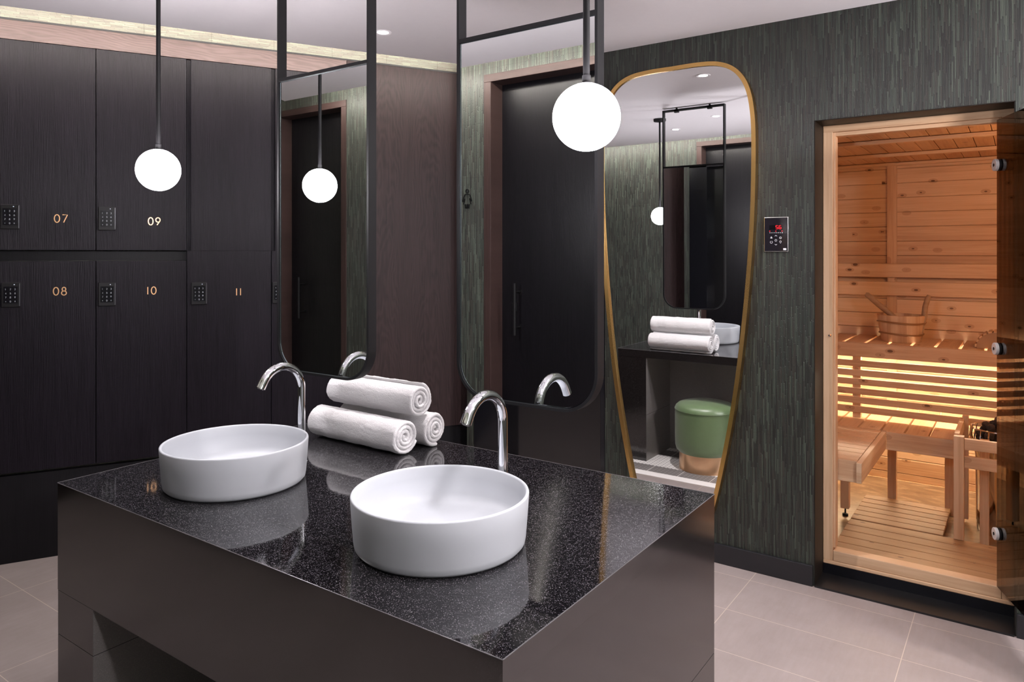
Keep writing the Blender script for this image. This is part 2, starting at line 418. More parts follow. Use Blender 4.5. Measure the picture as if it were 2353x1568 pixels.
def dup(root, loc=None, label=None, rz=None):
    r = root.copy(); COL.objects.link(r)
    if loc is not None: r.location = loc
    if rz is not None: r.rotation_euler = (0, 0, rz)
    if label: r['label'] = label
    for ch in list(root.children):
        c = ch.copy(); COL.objects.link(c); c.parent = r
        for g in list(ch.children):
            d = g.copy(); COL.objects.link(d); d.parent = c
    return r
def LW(s, o, z=0): # locker wall frame to world: s along, o out into the room
    return (LQ[0] + LD[0] * s - LN[0] * o, LQ[1] + LD[1] * s - LN[1] * o, z)

# ------------------------------------------------------------------ room shell
YW = 2.308; YF = 2.46; HC = 2.438; HT = 2.78; YO = -1.10; XR = 2.7
SX0, SX1, SZ = -0.029, 0.676, 1.987
bm = BM(); box(bm, -7.0, XR + .1, -1.7, 2.75, -.08, 0)
struct('floor', bm, M['floor'])
bm = BM(); box(bm, -1.66, -.02, .0, 1.27, .0, .002)
o = struct('floor', bm, M['pattern'])
# ceiling: dropped slab with a light slot along the locker wall and along the opposite wall, plus the soffit above the slots
YC = -.872
def lockline(y, o):  # x on the line parallel to locker wall, offset o into the room, at given y
    q = LW(0, o); return q[0] + (y - q[1]) / LD[1] * LD[0]
bm = BM()
prism(bm, [(lockline(YC, .397), YC), (XR, YC), (XR, YW + .05), (lockline(YW + .05, .397), YW + .05)], HC, HC + .05)
prism(bm, [(-7, -1.7), (XR + .1, -1.7), (XR + .1, 2.9), (-7, 2.9)], HT, HT + .06)
struct('ceiling', bm, M['ceiling'])

# wall with the sauna, the oval mirror and a black door
D3X0, D3X1, D3Z = -1.869, -1.030, 2.24
bm = BM()
box(bm, -1.923, D3X0, YW, YF + .2, 0, HT)
box(bm, D3X0, D3X1, YW, YF, D3Z, HT)
box(bm, D3X1, SX0, YW, YF, 0, HT)
box(bm, SX0, SX1, YW, YF, SZ, HT)
box(bm, SX1, XR, YW, YF, 0, HT)
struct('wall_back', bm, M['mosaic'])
# black reveal and door in that wall
d3 = struct('door_3', B(-1.82, -1.035, YW + .10, YW + .14, .0, 2.2), plain('black_lacquer', (.006, .0055, .0065), .14, spec=.8))
struct('door_frame', box(box(box(BM(), D3X0, -1.70, YW - .004, YW + .13, 0, D3Z), -1.055, D3X1, YW - .004, YW + .13, 0, D3Z), D3X0, D3X1, YW - .004, YW + .13, D3Z - .05, D3Z), M['blackgloss'], d3, bevel=.002)
hb = BM(); tube(hb, [(-1.18, YW + .02, .95), (-1.18, YW + .02, 1.25)], .009, 12)
for zz in (1.0, 1.2): tube(hb, [(-1.18, YW + .02, zz), (-1.18, YW + .10, zz)], .006, 10)
obj('handle', hb, M['black'], d3, smooth=True)
# locker wall behind the lockers, and cove mosaic
def lbox(s0, s1, y0, y1, z0, z1, bm=None):  # in locker local frame: y into wall
    return box(bm or BM(), s0, s1, y0, y1, z0, z1)
def lstruct(name, bm, mat, **k):
    o = struct(name, bm, mat, **k); o.location = (LQ[0], LQ[1], 0); o.rotation_euler = (0, 0, LROT); return o
XL = X  # local axis for materials used in the locker frame
M['brown_l'] = grainwood('brown_stained_oak_panel', (.011, .0062, .0066), (.030, .0172, .0172), X, Z, .004, .25, rough=.5, bump=.6, cath=.07, period=.27, spec=.25)
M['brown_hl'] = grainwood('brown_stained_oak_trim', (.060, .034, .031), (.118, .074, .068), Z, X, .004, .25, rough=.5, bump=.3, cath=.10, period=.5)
M['mosaic_hl'] = mosaic('green_stick_mosaic_cove_row', Z, X, wid=.0050, length=.05, bright=9.0, soft=.7)  # part of the cove glow is put into this much lightened mosaic colour
M['skirt_l'] = grainwood('black_wood_plinth', (.0025, .0024, .0032), (.007, .0063, .0078), X, Z, .006, .3, rough=.5, bump=.4, spec=.2)
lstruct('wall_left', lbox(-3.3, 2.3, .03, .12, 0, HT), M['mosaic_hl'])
lstruct('trim_1', lbox(-3.3, 1.0, -.012, .03, 2.400, 2.488), M['brown_hl'])
lstruct('trim_10', lbox(-3.3, 2.1, -.013, .03, 2.4885, 2.4965), M['blackskirt'])  # black strip standing in for the shadow gap above the wood trim
lstruct('trim_2', lbox(1.003, 2.1, -.012, .03, .400, 2.488), M['brown_l'])
lstruct('trim_3', lbox(-3.3, 2.0, -.002, .03, 0, .40), M['skirt_l'])
# opposite wall (seen in the mirrors) with two dark doors
D1a, D1b, D2a, D2b = -3.69, -3.034, -1.782, -.90
DH = 2.40
bm = BM()
for x0, x1 in ((-7, D1a - .05), (D1b + .048, D2a - .05), (D2b + .05, XR)): box(bm, x0, x1, YO - .14, YO, 0, HT)
for x0, x1 in ((D1a - .05, D1b + .048), (D2a - .05, D2b + .05)): box(bm, x0, x1, YO - .14, YO, DH + .045, HT)
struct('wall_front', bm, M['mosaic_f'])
def opp_door(name, a, b, hx, lock):
    d = struct(name, B(a, b, YO - .13, YO - .107, 0, DH), M['doorwood'])
    fb = BM()
    box(fb, a - .05, a, YO - .13, YO + .006, 0, DH); box(fb, b, b + .048, YO - .13, YO + .006, 0, DH)
    obj('frame_post', fb, M['brown_z'], d, bevel=.002)
    obj('frame_head', B(a - .05, b + .048, YO - .13, YO + .006, DH, DH + .045), M['brown_x'], d, bevel=.002)
    h = BM(); tube(h, [(hx, YO - .05, .955), (hx, YO - .05, 1.25)], .009, 14)
    for zz in (1.0, 1.2):
        tube(h, [(hx, YO - .05, zz), (hx, YO - .107, zz)], .006, 12); tube(h, [(hx, YO - .103, zz), (hx, YO - .107, zz)], .014, 16)
    obj('handle', h, M['black'], d, smooth=True)
    if lock:
        k = box(BM(), hx - .055, hx - .02, YO - .107, YO - .098, 1.085, 1.135); tube(k, [(hx - .037, YO - .098, 1.11), (hx - .037, YO - .088, 1.11)], .009, 14)
        obj('lock', k, M['black'], d, bevel=.002)
    return d
opp_door('door_1', D1a, D1b, -3.54, False)
opp_door('door_2', D2a, D2b, -1.655, True)
struct('wall_right', B(XR, XR + .1, -1.7, 2.75, 0, HT), M['mosaic_y'])
struct('wall_left_end', B(-5.2, -5.1, -1.4, 0.5, 0, HT), M['mosaic_y'])
# skirtings
struct('baseboard_back', box(box(BM(), -1.024, SX0 - .004, YW - .014, YW, 0, .088), SX1 + .004, XR, YW - .014, YW, 0, .088), M['blackskirt'], bevel=.002)
struct('baseboard_front', box(box(BM(), D1b + .05, D2a - .052, YO, YO + .014, 0, .088), D2b + .052, XR, YO, YO + .014, 0, .088), M['blackskirt'], bevel=.002)

# women's room symbol beside the second door
sg = BM(); sx, sz, sy = -1.955, 1.685, YO + .001
def sgr(pts, closed=True): ribbon(sg, [(-p[0], p[1]) for p in pts], .0045, sy, sy + .005, sx, sz, 1.0, closed)
sgr(arc(0, .098, .0105, .0105, 0, 345, 16))
sgr([(-.012, .080), (-.020, .076), (-.034, .040), (-.026, .037), (-.018, .056), (-.026, .022), (-.014, .022), (-.012, -.002), (-.004, -.002), (-.002, .022),
     (.002, .022), (.004, -.002), (.012, -.002), (.014, .022), (.026, .022), (.018, .056), (.026, .037), (.034, .040), (.020, .076), (.012, .080)])
o = obj('restroom_sign', sg, M['black']); tag(o, "black outline figure of a woman mounted on the green mosaic beside a door", 'sign')

# ------------------------------------------------------------------ lockers
def keypad(parent, x, z):
    b = box(BM(), x, x + .072, -.012, 0, z, z + .112)
    k = obj('keypad', b, M['black'], parent, bevel=.002)
    obj('key_field', B(x + .009, x + .063, -.0135, -.012, z + .018, z + .094), M['blackgloss'], k)
    obj('side_rail', B(x + .0685, x + .0715, -.0155, -.012, z + .004, z + .108), M['steelrail'], k, bevel=.001)
    obj('indicator_light', B(x + .048, x + .052, -.0135, -.012, z + .101, z + .104), M['led'], k)
    for i, ch in enumerate('123456789*0#'):
        r, c = divmod(i, 3); g = BM(); s = .0072
        for pts, cl in GL[ch]: ribbon(g, pts, .0016, -.0145, -.0135, x + .016 + c * .0175, z + .078 - r * .0185, s, cl)
        obj('key', g, M['keyglyph'], k)
    return k
M['steelrail'] = plain('keypad_rail', (.16, .155, .165), .3, metal=.7)
def locker(s0, s1, z0, z1, num, numpos, kp, label, notch=False, w=.020):
    t = thing('locker', label, 'locker', LW(s0, 0, z0), LROT, 'dark wooden lockers')
    H = z1 - z0; W = s1 - s0
    obj('body', B(.001, W - .001, .004, .029, .0, H), M['locker'], t)
    bm = BM()
    if notch:   # finger channel down the upper left edge
        zc = 1.433 - z0
        box(bm, .0015, W - .0015, -.018, .003, .001, zc); box(bm, .020, W - .0015, -.018, .003, zc, H - .001)
    else: box(bm, .0015, W - .0015, -.018, .003, .001, H - .001)
    d = obj('door', bm, M['locker'], t, bevel=.0012)
    if kp:
        k = keypad(t, kp[0] - s0, kp[1] - z0); k.location = (0, -.018, 0)
    if num:
        g = BM(); xx = numpos[0] - s0
        for ch in num:
            for pts, cl in GL[ch]: ribbon(g, pts, .0042, -.0195, -.018, xx, numpos[1] - z0, .036, cl)
            xx += .012 + (.0072 if ch == '1' else .0205)
        obj('number', g, M['number'], t)
    return t
c0, c1, c2, c3, c4 = -.600, -.2035, .1920, .6000, 1.0
locker(c0, c1, 1.434, 2.397, '07', (-.372, 1.565), (-.579, 1.531), 'upper dark wood locker with keypad and copper numerals 07')
locker(c0, c1, .415, 1.384, '08', (-.376, 1.225), (-.576, 1.175), 'lower dark wood locker with keypad and copper numerals 08')
locker(c1, c2, 1.434, 2.397, '09', (.020, 1.560), (-.193, 1.531), 'upper dark wood locker marked 09 behind the left globe lamp')
locker(c1, c2, .415, 1.384, '10', (.014, 1.219), (-.193, 1.168), 'lower dark wood locker with keypad and copper numerals 10')
locker(c2, c3, .415, 2.397, '11', (.424, 1.203), (.213, 1.162), 'full height dark wood locker with keypad and copper numerals 11', notch=True)
locker(c3, c4, .415, 2.397, None, None, (.604, 1.157), 'full height dark wood locker partly hidden by the left hanging mirror', notch=True)
for k_, nm_ in ((1, 'next left of the one marked'), (2, 'second left of the one marked')):
    a_ = c0 - .396 * k_
    locker(a_, a_ + .395, 1.434, 2.397, None, None, (a_ + .021, 1.531), 'upper dark wood locker with keypad, %s 07' % nm_)
    locker(a_, a_ + .395, .415, 1.384, None, None, (a_ + .024, 1.175), 'lower dark wood locker with keypad, %s 08' % nm_)
# rail closing the gap between the upper and lower lockers
lstruct('trim_4', lbox(c0 - .80, c2 + .001, .020, .029, 1.386, 1.432), M['skirt_l'])

# ------------------------------------------------------------------ vanity counter
CX0, CX1, CY0, CY1, CZ = -1.596, 0.0, 0.0, 1.0, .7535
v = thing('vanity_counter', 'black speckled granite vanity island carrying two round white basins', 'counter', ((CX0 + CX1) / 2, .5, 0))
def vb(x0, x1, y0, y1, z0, z1, bm=None): return box(bm or BM(), x0 + .798, x1 + .798, y0 - .5, y1 - .5, z0, z1)
wt = obj('worktop', vb(CX0, CX1, CY0, CY1, .702, CZ), [M['granite'], M['granite_side']], v)
for f in wt.data.polygons:
    if f.normal.z < .5: f.material_index = 1
eb = BM()
for p0_, p1_ in (((CX0, CY0), (CX1, CY0)), ((CX1, CY0), (CX1, CY1)), ((CX1, CY1), (CX0, CY1)), ((CX0, CY1), (CX0, CY0))):
    tube(eb, [(p0_[0] + .798, p0_[1] - .5, CZ - .0006), (p1_[0] + .798, p1_[1] - .5, CZ - .0006)], .0011, 8)
obj('joint_line', vb(CX0 + .002, CX1 - .002, .1630, .1642, CZ - .001, CZ + .00015), M['granite_side'], v)
obj('polished_arris', eb, plain('arris', (.10, .095, .10), .2), v, smooth=True)
obj('apron', vb(CX0 + .0001, CX1 - .0001, CY0 + .0002, CY0 + .03, .443, .7018), M['granite_side'], v)
for x0, x1, f0, f1 in ((CX0 + .0001, -1.386, 0, 0), (-.21, CX1 - .0001, 0, 0)):
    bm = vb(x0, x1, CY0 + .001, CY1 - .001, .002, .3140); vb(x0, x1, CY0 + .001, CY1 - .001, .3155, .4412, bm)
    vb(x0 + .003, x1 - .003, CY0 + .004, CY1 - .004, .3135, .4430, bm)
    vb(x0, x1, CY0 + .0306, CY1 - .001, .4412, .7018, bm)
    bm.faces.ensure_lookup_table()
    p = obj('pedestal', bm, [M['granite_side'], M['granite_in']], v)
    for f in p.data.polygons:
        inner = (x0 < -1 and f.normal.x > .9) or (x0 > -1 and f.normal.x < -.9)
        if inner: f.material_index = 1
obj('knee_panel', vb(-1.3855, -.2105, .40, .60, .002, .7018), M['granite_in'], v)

# ------------------------------------------------------------------ basins
def basin(cx, cy, label):
    t = thing('wash_basin', label, 'basin', (cx, cy, CZ), 0, 'round white vessel basins')
    R = .2045; H = .120
    prof = [(0, 0.0005), (.180, .0005), (.190, .002), (.1955, .008), (.1975, .02), (.2015, .07), (.2045, H - .004), (.2035, H - .0012), (.2005, H), (.1975, H - .001), (.1962, H - .004),
            (.1945, H - .03), (.190, .050), (.180, .034), (.160, .026), (.10, .021), (.03, .018), (0, .018)]
    obj('bowl', lathe(BM(), prof, seg=128), M['ceramic'], t, smooth='all')
    dr = lathe(BM(), [(0, .0185), (.024, .0185), (.026, .020), (.024, .0235), (0, .0245)], seg=40)
    obj('drain_cap', dr, M['ceramic'], t, smooth=True)
    return t
basin(-1.186, .308, 'round white basin on the granite counter in front of the towels')
basin(-.402, .311, 'nearest round white basin on the granite counter, by its corner')

# ------------------------------------------------------------------ faucets
def faucet(cx, label):
    t = thing('faucet', label, 'faucet', (cx, .543, CZ), 0, 'curved chrome faucets')
    r = .0125; ra = .0755; zt = 1.080 - CZ - r
    path = [(0, 0, .002), (0, 0, .10), (0, 0, .18), (0, 0, zt - ra)]
    for i in range(1, 25):
        a = radians(i * 150 / 24); path.append((0, -ra + ra * cos(a), zt - ra + ra * sin(a)))
    d = Vector((0, -sin(radians(150)), -abs(cos(radians(150))))); d = Vector((0, -.5, -.866))
    e = Vector(path[-1])
    for k in (.01, .022): path.append(tuple(e + d * k))
    rad = [r] * (len(path)); n = len(rad)
    for i in range(n): rad[i] = r if i < 4 else r + .0015 * (i - 3) / (n - 4)
    obj('spout', tube(BM(), path, r, 40, radii=rad), M['chrome'], t, smooth=True)
    obj('base_ring', lathe(BM(), [(0, .0), (.019, .0), (.019, .003), (.015, .005), (0, .005)], seg=40), M['chrome'], t, smooth=True)
    e2 = Vector(path[-1])
    obj('aerator', cyl(BM(), e2 - d * .002, d, .0095, .004, 28), M['steel'], t, smooth=True)
    s_ = Vector((0, -ra + .0, 0))
    a = radians(105); q = Vector((0, -ra + (ra + r) * cos(a), zt - ra + (ra + r) * sin(a)))
    obj('sensor', cyl(BM(), q - Vector((0, cos(a), sin(a))) * .001, (0, cos(a), sin(a)), .004, .0018, 20), M['blackgloss'], t)
    return t
faucet(-1.186, 'curved chrome faucet over the basin near the towels')
faucet(-.392, 'curved chrome faucet over the nearest basin by the counter corner')

# ------------------------------------------------------------------ rolled towels
def towel(cx, cy, cz, R, L, rz, ph, label, turns=3.6):
    bm = BM(); pitch = R / (turns + .35); th = pitch * .90
    prof = []  # rounded band section (x, dr)
    hl = L / 2; nx = 26; c = th / 2
    for i in range(nx + 1): prof.append((-hl + c + (L - 2 * c) * i / nx, c))
    for i in range(1, 6): a = pi / 2 - pi * i / 6; prof.append((hl - c + c * cos(a), c * sin(a)))
    for i in range(nx + 1): prof.append((hl - c - (L - 2 * c) * i / nx, -c))
    for i in range(1, 6): a = -pi / 2 - pi * i / 6; prof.append((-hl + c + c * cos(a), c * sin(a)))
    steps = int(turns * 44); rows = []
    rnd = random.Random(int(ph * 100)); offs = [rnd.uniform(-.0035, .0035) for _ in range(40)]
    for k in range(steps + 1):
        f = k / steps; ang = ph + 2 * pi * turns * f
        rc = pitch * .35 + (R - c - pitch * .35) * f
        nk = f * turns * 3; i0 = int(nk); fr = nk - i0
        jit = offs[i0 % 40] * (1 - fr) + offs[(i0 + 1) % 40] * fr
        row = []
        for (x, dr) in prof:
            rr = rc + dr * (1 if 0 < k < steps else .55)
            wv = .0010 * sin(x * 55 + ang * 2) + .0008 * sin(x * 131 + ang * 3 + 1)
            rr += wv * (1 if f > .8 else .3)
            yy = rr * cos(ang); zz = rr * sin(ang)
            if zz < 0: zz *= .955
            yy *= 1.015
            xj = x + jit * (1 if x > 0 else -1) * (abs(x) / hl) ** 6
            row.append(bm.verts.new((xj, yy, zz)))
        rows.append(row)
    n = len(prof)
    for a, b in zip(rows, rows[1:]):
        for i in range(n): bm.faces.new((a[i], a[(i + 1) % n], b[(i + 1) % n], b[i]))
    bm.faces.new(rows[0]); bm.faces.new(rows[-1][::-1])
    o = obj('rolled_towel', bm, M['towel'], smooth='all', sub=1)
    tx = bpy.data.textures.get('terry') or bpy.data.textures.new('terry', 'CLOUDS'); tx.noise_scale = .006; tx.noise_depth = 2
    dm = o.modifiers.new('pile', 'DISPLACE'); dm.texture = tx; dm.strength = .0032; dm.mid_level = .5; dm.texture_coords = 'LOCAL'
    o.location = (cx, cy, cz); o.rotation_euler = (0, 0, rz)
    return tag(o, label, 'towel', 'rolled white towels')
TR = .0625
towel(-1.190, .800, CZ + TR * .955, TR, .445, radians(-1.5), 2.2, 'rolled white towel lying lowest and nearest in the stack of three')
towel(-1.172, .927, CZ + TR * .955, TR, .430, radians(1.0), 1.2, 'rolled white towel lying behind the others at the back of the stack')
towel(-1.180, .868, CZ + TR * .955 + .1075, TR * .98, .420, radians(-.5), 3.9, 'rolled white towel resting on top of the two others')

# ------------------------------------------------------------------ hanging mirrors
def rrect_path(x0, x1, z0, z1, r, n=14):
    """open top: goes down the left side, around rounded bottom corners, up the right side"""
    p = [(x0, z1)]
    for i in range(n + 1): a = pi + (pi / 2) * i / n; p.append((x0 + r + r * cos(a), z0 + r + r * sin(a)))
    for i in range(n + 1): a = -pi / 2 + (pi / 2) * i / n; p.append((x1 - r + r * cos(a), z0 + r + r * sin(a)))
    p.append((x1, z1)); return p
def hmirror(xc, label):
    t = thing('hanging_mirror', label, 'mirror', (xc, .645, 1.015), 0, 'black framed hanging mirrors')
    hw = .2245; zb = 0.0; zt = HC - .012 - 1.015; zx = 2.018 - 1.015; fw = .008; dp = .034; r = .105
    y0, y1 = .621 - .645, .621 + dp - .645
    outer = rrect_path(-hw, hw, zb, zt, r); inner = rrect_path(-hw + fw, hw - fw, zb + fw, zt - fw * 1.5, r - fw)
    bm = BM()
    def ringv(pts, y): return [bm.verts.new((p[0], y, p[1])) for p in pts]
    A, Bv, Cv, Dv = ringv(outer, y0), ringv(outer, y1), ringv(inner, y0), ringv(inner, y1); n = len(outer)
    for i in range(n):
        j = (i + 1) % n
        bm.faces.new((A[i], A[j], Cv[j], Cv[i])); bm.faces.new((Bv[i], Dv[i], Dv[j], Bv[j]))
        bm.faces.new((A[i], Bv[i], Bv[j], A[j])); bm.faces.new((Cv[i], Cv[j], Dv[j], Dv[i]))
    obj('frame', bm, M['black'], t, smooth=True)
    obj('crossbar', B(-hw + fw, hw - fw, y0, y1, zx - .006, zx + .006), M['black'], t, bevel=.001)
    # double-sided mirror pane
    gp = rrect_path(-hw + fw + .0005, hw - fw - .0005, zb + fw + .0005, zx - .0062, r - fw)
    for nm, ya, yb in (('mirror_glass', y0 + .006, y0 + .012), ('rear_mirror_glass', y1 - .012, y1 - .006)):
        g = BM(); a = [g.verts.new((p[0], ya, p[1])) for p in gp]; b = [g.verts.new((p[0], yb, p[1])) for p in gp]
        g.faces.new(a); g.faces.new(b[::-1]); m_ = len(gp)
        for i in range(m_): g.faces.new((a[i], a[(i + 1) % m_], b[(i + 1) % m_], b[i]))
        pane = obj(nm, g, M['mirror'], t)
    # thin polished edge around the front pane
    e = BM(); ribbon(e, rrect_path(-hw + fw + .0015, hw - fw - .0015, zb + fw + .0015, zx - .0075, r - fw - .001), .0022, y0 + .0052, y0 + .006, closed=True)
    obj('bevelled_edge', e, M['bevelglass'], t)
    for sx_ in (-.12, .12):
        b = BM(); box(b, sx_ - .016, sx_ + .016, -.010, .010, zt - .024, zt - .002); cyl(b, (sx_, 0, zt - .002), (0, 0, 1), .007, .0135, 12)
        obj('bracket', b, M['black'], t, bevel=.001)
    return t
hmirror(-1.188, 'left black framed mirror hanging from the ceiling above the towels')
hmirror(-.385, 'right black framed mirror hanging from the ceiling nearest the brass mirror')

# ------------------------------------------------------------------ pendant globes
def pendant(x, y, z, label, gm='globe'):
    t = thing('pendant_lamp', label, 'lamp', (x, y, z), 0, 'opal globe pendants')
    r = .067; prof = []
    for i in range(0, 41):
        a = -pi / 2 + (pi * .917) * i / 40; prof.append((max(0, r * cos(a)), r * sin(a)))
    prof.append((0, prof[-1][1]))
    obj('globe', lathe(BM(), prof, seg=72, cap=False), M[gm], t, smooth='all')
    zt = r * sin(-pi / 2 + pi * .917)
    obj('cap', lathe(BM(), [(0, zt + .0005), (.0155, zt + .0005), (.0155, zt + .0022), (.0085, zt + .004), (.0085, zt + .018), (0, zt + .018)], seg=32), M['black'], t, smooth=True)
    obj('rod', cyl(BM(), (0, 0, zt + .015), (0, 0, 1), .0068, HC - z - zt - .022, 20), M['black'], t, smooth=True)
    obj('canopy', lathe(BM(), [(0, HC - z - .020), (.045, HC - z - .020), (.047, HC - z - .016), (.047, HC - z - .0005), (0, HC - z - .0005)], seg=48), M['black'], t, smooth=True)
    return t
pendant(-1.590, .297, 1.690, 'white globe pendant lamp hanging in front of the lockers')
pendant(-.010, .297, 1.690, 'white globe pendant lamp hanging beside the right mirror')
for px_, py_, pl_ in ((1.60, 1.62, 'white globe pendant lamp hanging high in front of the sauna wall'), (2.25, .9, 'white globe pendant lamp hanging high beside the far side wall'), (1.95, -.45, 'white globe pendant lamp hanging high in the corner right of the counter')):
    pendant(px_, py_, 2.02, pl_, 'globe_side')  # unseen globes added to brighten the ceiling

# ------------------------------------------------------------------ brass mirror on the wall
bmx, bmz0 = -.652, .20
half = [(.0, 2.302), (.12, 2.302), (.215, 2.292), (.285, 2.262), (.335, 2.210), (.366, 2.140), (.382, 2.05), (.388, 1.95), (.388, 1.80), (.383, 1.60), (.370, 1.38), (.350, 1.15), (.322, .90), (.286, .66), (.240, .42), (.205, .27), (.180, .20), (.140, .150), (.09, .128), (.0, .122)]
def catmull(P, n=5):
    o_ = []
    for i in range(len(P) - 1):
        p0 = P[max(i - 1, 0)]; p1 = P[i]; p2 = P[i + 1]; p3 = P[min(i + 2, len(P) - 1)]
        for k in range(n):
            t_ = k / n
            o_.append(tuple(.5 * ((2 * p1[j]) + (-p0[j] + p2[j]) * t_ + (2 * p0[j] - 5 * p1[j] + 4 * p2[j] - p3[j]) * t_ ** 2 + (-p0[j] + 3 * p1[j] - 3 * p2[j] + p3[j]) * t_ ** 3) for j in (0, 1)))
    o_.append(P[-1]); return o_
hc = catmull(half); prof = hc + [(-p[0], p[1]) for p in hc[-2:0:-1]]
t = thing('wall_mirror', 'tall tapered wall mirror in a brass frame beside the sauna', 'mirror', (bmx, YW, 0))
def offs(P, d):
    n = len(P); r_ = []
    for i in range(n):
        a = Vector(P[i - 1]); b = Vector(P[(i + 1) % n]); dd = (b - a).normalized(); nn = Vector((dd.y, -dd.x)); p = Vector(P[i]); q = p - nn * d
        r_.append((q.x, q.y))
    return r_
inn = offs(prof, -.019 if (Vector(offs(prof, .01)[10]) - Vector((0, 1.2))).length > (Vector(prof[10]) - Vector((0, 1.2))).length else .019)
bm = BM(); fy0, fy1 = -.042, -.001
V = [[bm.verts.new((p[0], y_, p[1])) for p in P_] for P_, y_ in ((prof, fy1), (prof, fy0 + .001), (offs(prof, .0), fy0), (inn, fy0), (inn, fy1))]
n = len(prof)
for r0, r1 in zip(V, V[1:] + V[:1]):
    for i in range(n): bm.faces.new((r0[i], r0[(i + 1) % n], r1[(i + 1) % n], r1[i]))
bmesh.ops.remove_doubles(bm, verts=bm.verts[:], dist=.00001)
obj('frame', bm, M['gold'], t, smooth=True)
tau = radians(.2487); al = radians(.0932)
g = BM(); zc_ = 1.3
def gy(p, back): return -.030 + back - (p[1] - zc_) * math.tan(tau) - p[0] * math.tan(al)
GI = offs(inn, 0)
a = [g.verts.new((p[0] * .999, gy(p, 0), p[1])) for p in GI]; b = [g.verts.new((p[0] * .999, gy(p, .004), p[1])) for p in GI]
g.faces.new(a); g.faces.new(b[::-1])
for i in range(n): g.faces.new((a[i], a[(i + 1) % n], b[(i + 1) % n], b[i]))
obj('mirror_glass', g, M['mirror'], t)

# ------------------------------------------------------------------ stool
t = thing('round_stool', 'green leather drum stool with copper band tucked under the granite counter', 'stool', (-1.005, .915, .002))
obj('base_band', lathe(BM(), [(0, 0), (.168, 0), (.168, .115), (0, .115)], seg=64), M['rosegold'], t, smooth=True)
obj('body', lathe(BM(), [(0, .112), (.172, .112), (.186, .125), (.193, .15), (.195, .20), (.195, .36), (.193, .385), (0, .385)], seg=72), M['green_vel'], t, smooth=True)
obj('seat', lathe(BM(), [(0, .384), (.192, .384), (.195, .392), (.190, .405), (.172, .422), (.13, .434), (.06, .440), (0, .441)], seg=72), M['green_vel'], t, smooth=True)
pp = BM(); tube(pp, [(.1945 * cos(2 * pi * i / 72), .1945 * sin(2 * pi * i / 72), .388) for i in range(73)], .0028, 8, cap=False)
obj('piping', pp, M['green_vel'], t, smooth=True)

# ------------------------------------------------------------------ sauna control panel
t = thing('sauna_control_panel', 'black glass control panel with red digits on the green mosaic wall', 'control panel', (-.1845, YW, 1.427))
pw, phh = .1035, .152
obj('bezel', B(-pw / 2, pw / 2, -.010, 0, 0, phh), M['steel'], t, bevel=.002)
gp = obj('glass', B(-pw / 2 + .003, pw / 2 - .003, -.0125, -.010, .003, phh - .003), M['panelglass'], t, bevel=.0008)
obj('display', B(-.028, .026, -.0130, -.0125, .098, .117), plain('display_black', (.001, .001, .002), .2), t)
sg7 = {'5': 'afgcd', '6': 'afgcde'}
dg = BM()
def seg7(bm, ch, ox, oz, w_, h_, th_=.0016):
    S = {'a': ((0, h_), (w_, h_)), 'b': ((w_, h_), (w_, h_ / 2)), 'c': ((w_, h_ / 2), (w_, 0)), 'd': ((0, 0), (w_, 0)), 'e': ((0, 0), (0, h_ / 2)), 'f': ((0, h_ / 2), (0, h_)), 'g': ((0, h_ / 2), (w_, h_ / 2))}
    for k in sg7[ch]: ribbon(bm, S[k], th_, -.0138, -.0130, ox, oz)
seg7(dg, '5', .000, .100, .0085, .0145); seg7(dg, '6', .0135, .100, .0085, .0145)
obj('digits', dg, M['red'], t)
for x_ in (-.026, 0, .026): obj('status_light', cyl(BM(), (x_, -.0125, .0905), (0, -1, 0), .0019, .0008, 14), M['red'], t)
for k_ in range(7): obj('scale_mark', B(-.027 + k_ * .0087, -.0235 + k_ * .0087, -.0130, -.0125, .082, .0845), M['whiteprint'], t)
def icon(pts, closed, ox, oz): return ribbon(BM(), pts, .0012, -.0130, -.0125, ox, oz, 1.0, closed)
obj('up_arrow', ribbon(BM(), [(-.0045, 0), (0, .0045), (.0045, 0)], .0017, -.013, -.0125, 0, .068), M['whiteprint'], t)
obj('down_arrow', ribbon(BM(), [(-.0045, .0045), (0, 0), (.0045, .0045)], .0017, -.013, -.0125, 0, .029), M['whiteprint'], t)
circ = arc(0, 0, .0042, .0042, 0, 345, 18)
obj('round_button', icon(circ, True, 0, .050), M['whiteprint'], t)
bb = icon(circ, True, .0195, .061); ribbon(bb, [(-.001, .001), (.001, 0)], .001, -.013, -.0125, .0195, .061); obj('timer_button', bb, M['whiteprint'], t)
bb = icon(arc(0, 0, .0048, .0048, 110, 430, 18), False, -.0195, .042); obj('power_button', bb, M['whiteprint'], t)
bb = icon(arc(0, .001, .0036, .0036, -60, 240, 16), False, .0195, .043); ribbon(bb, [(-.0015, -.0045), (.0015, -.0045)], .0022, -.013, -.0125, .0195, .043); obj('light_button', bb, M['whiteprint'], t)
bb = BM()
for a_ in (90, 210, 330): ribbon(bb, arc(.0026 * cos(radians(a_)), .0026 * sin(radians(a_)), .0017, .0017, 0, 340, 10), .0012, -.013, -.0125, -.0195, .062, 1.0, True)
obj('fan_button', bb, M['whiteprint'], t)
obj('maker_plate', B(.031, .044, -.0130, -.0125, .007, .0155), M['whiteprint'], t)

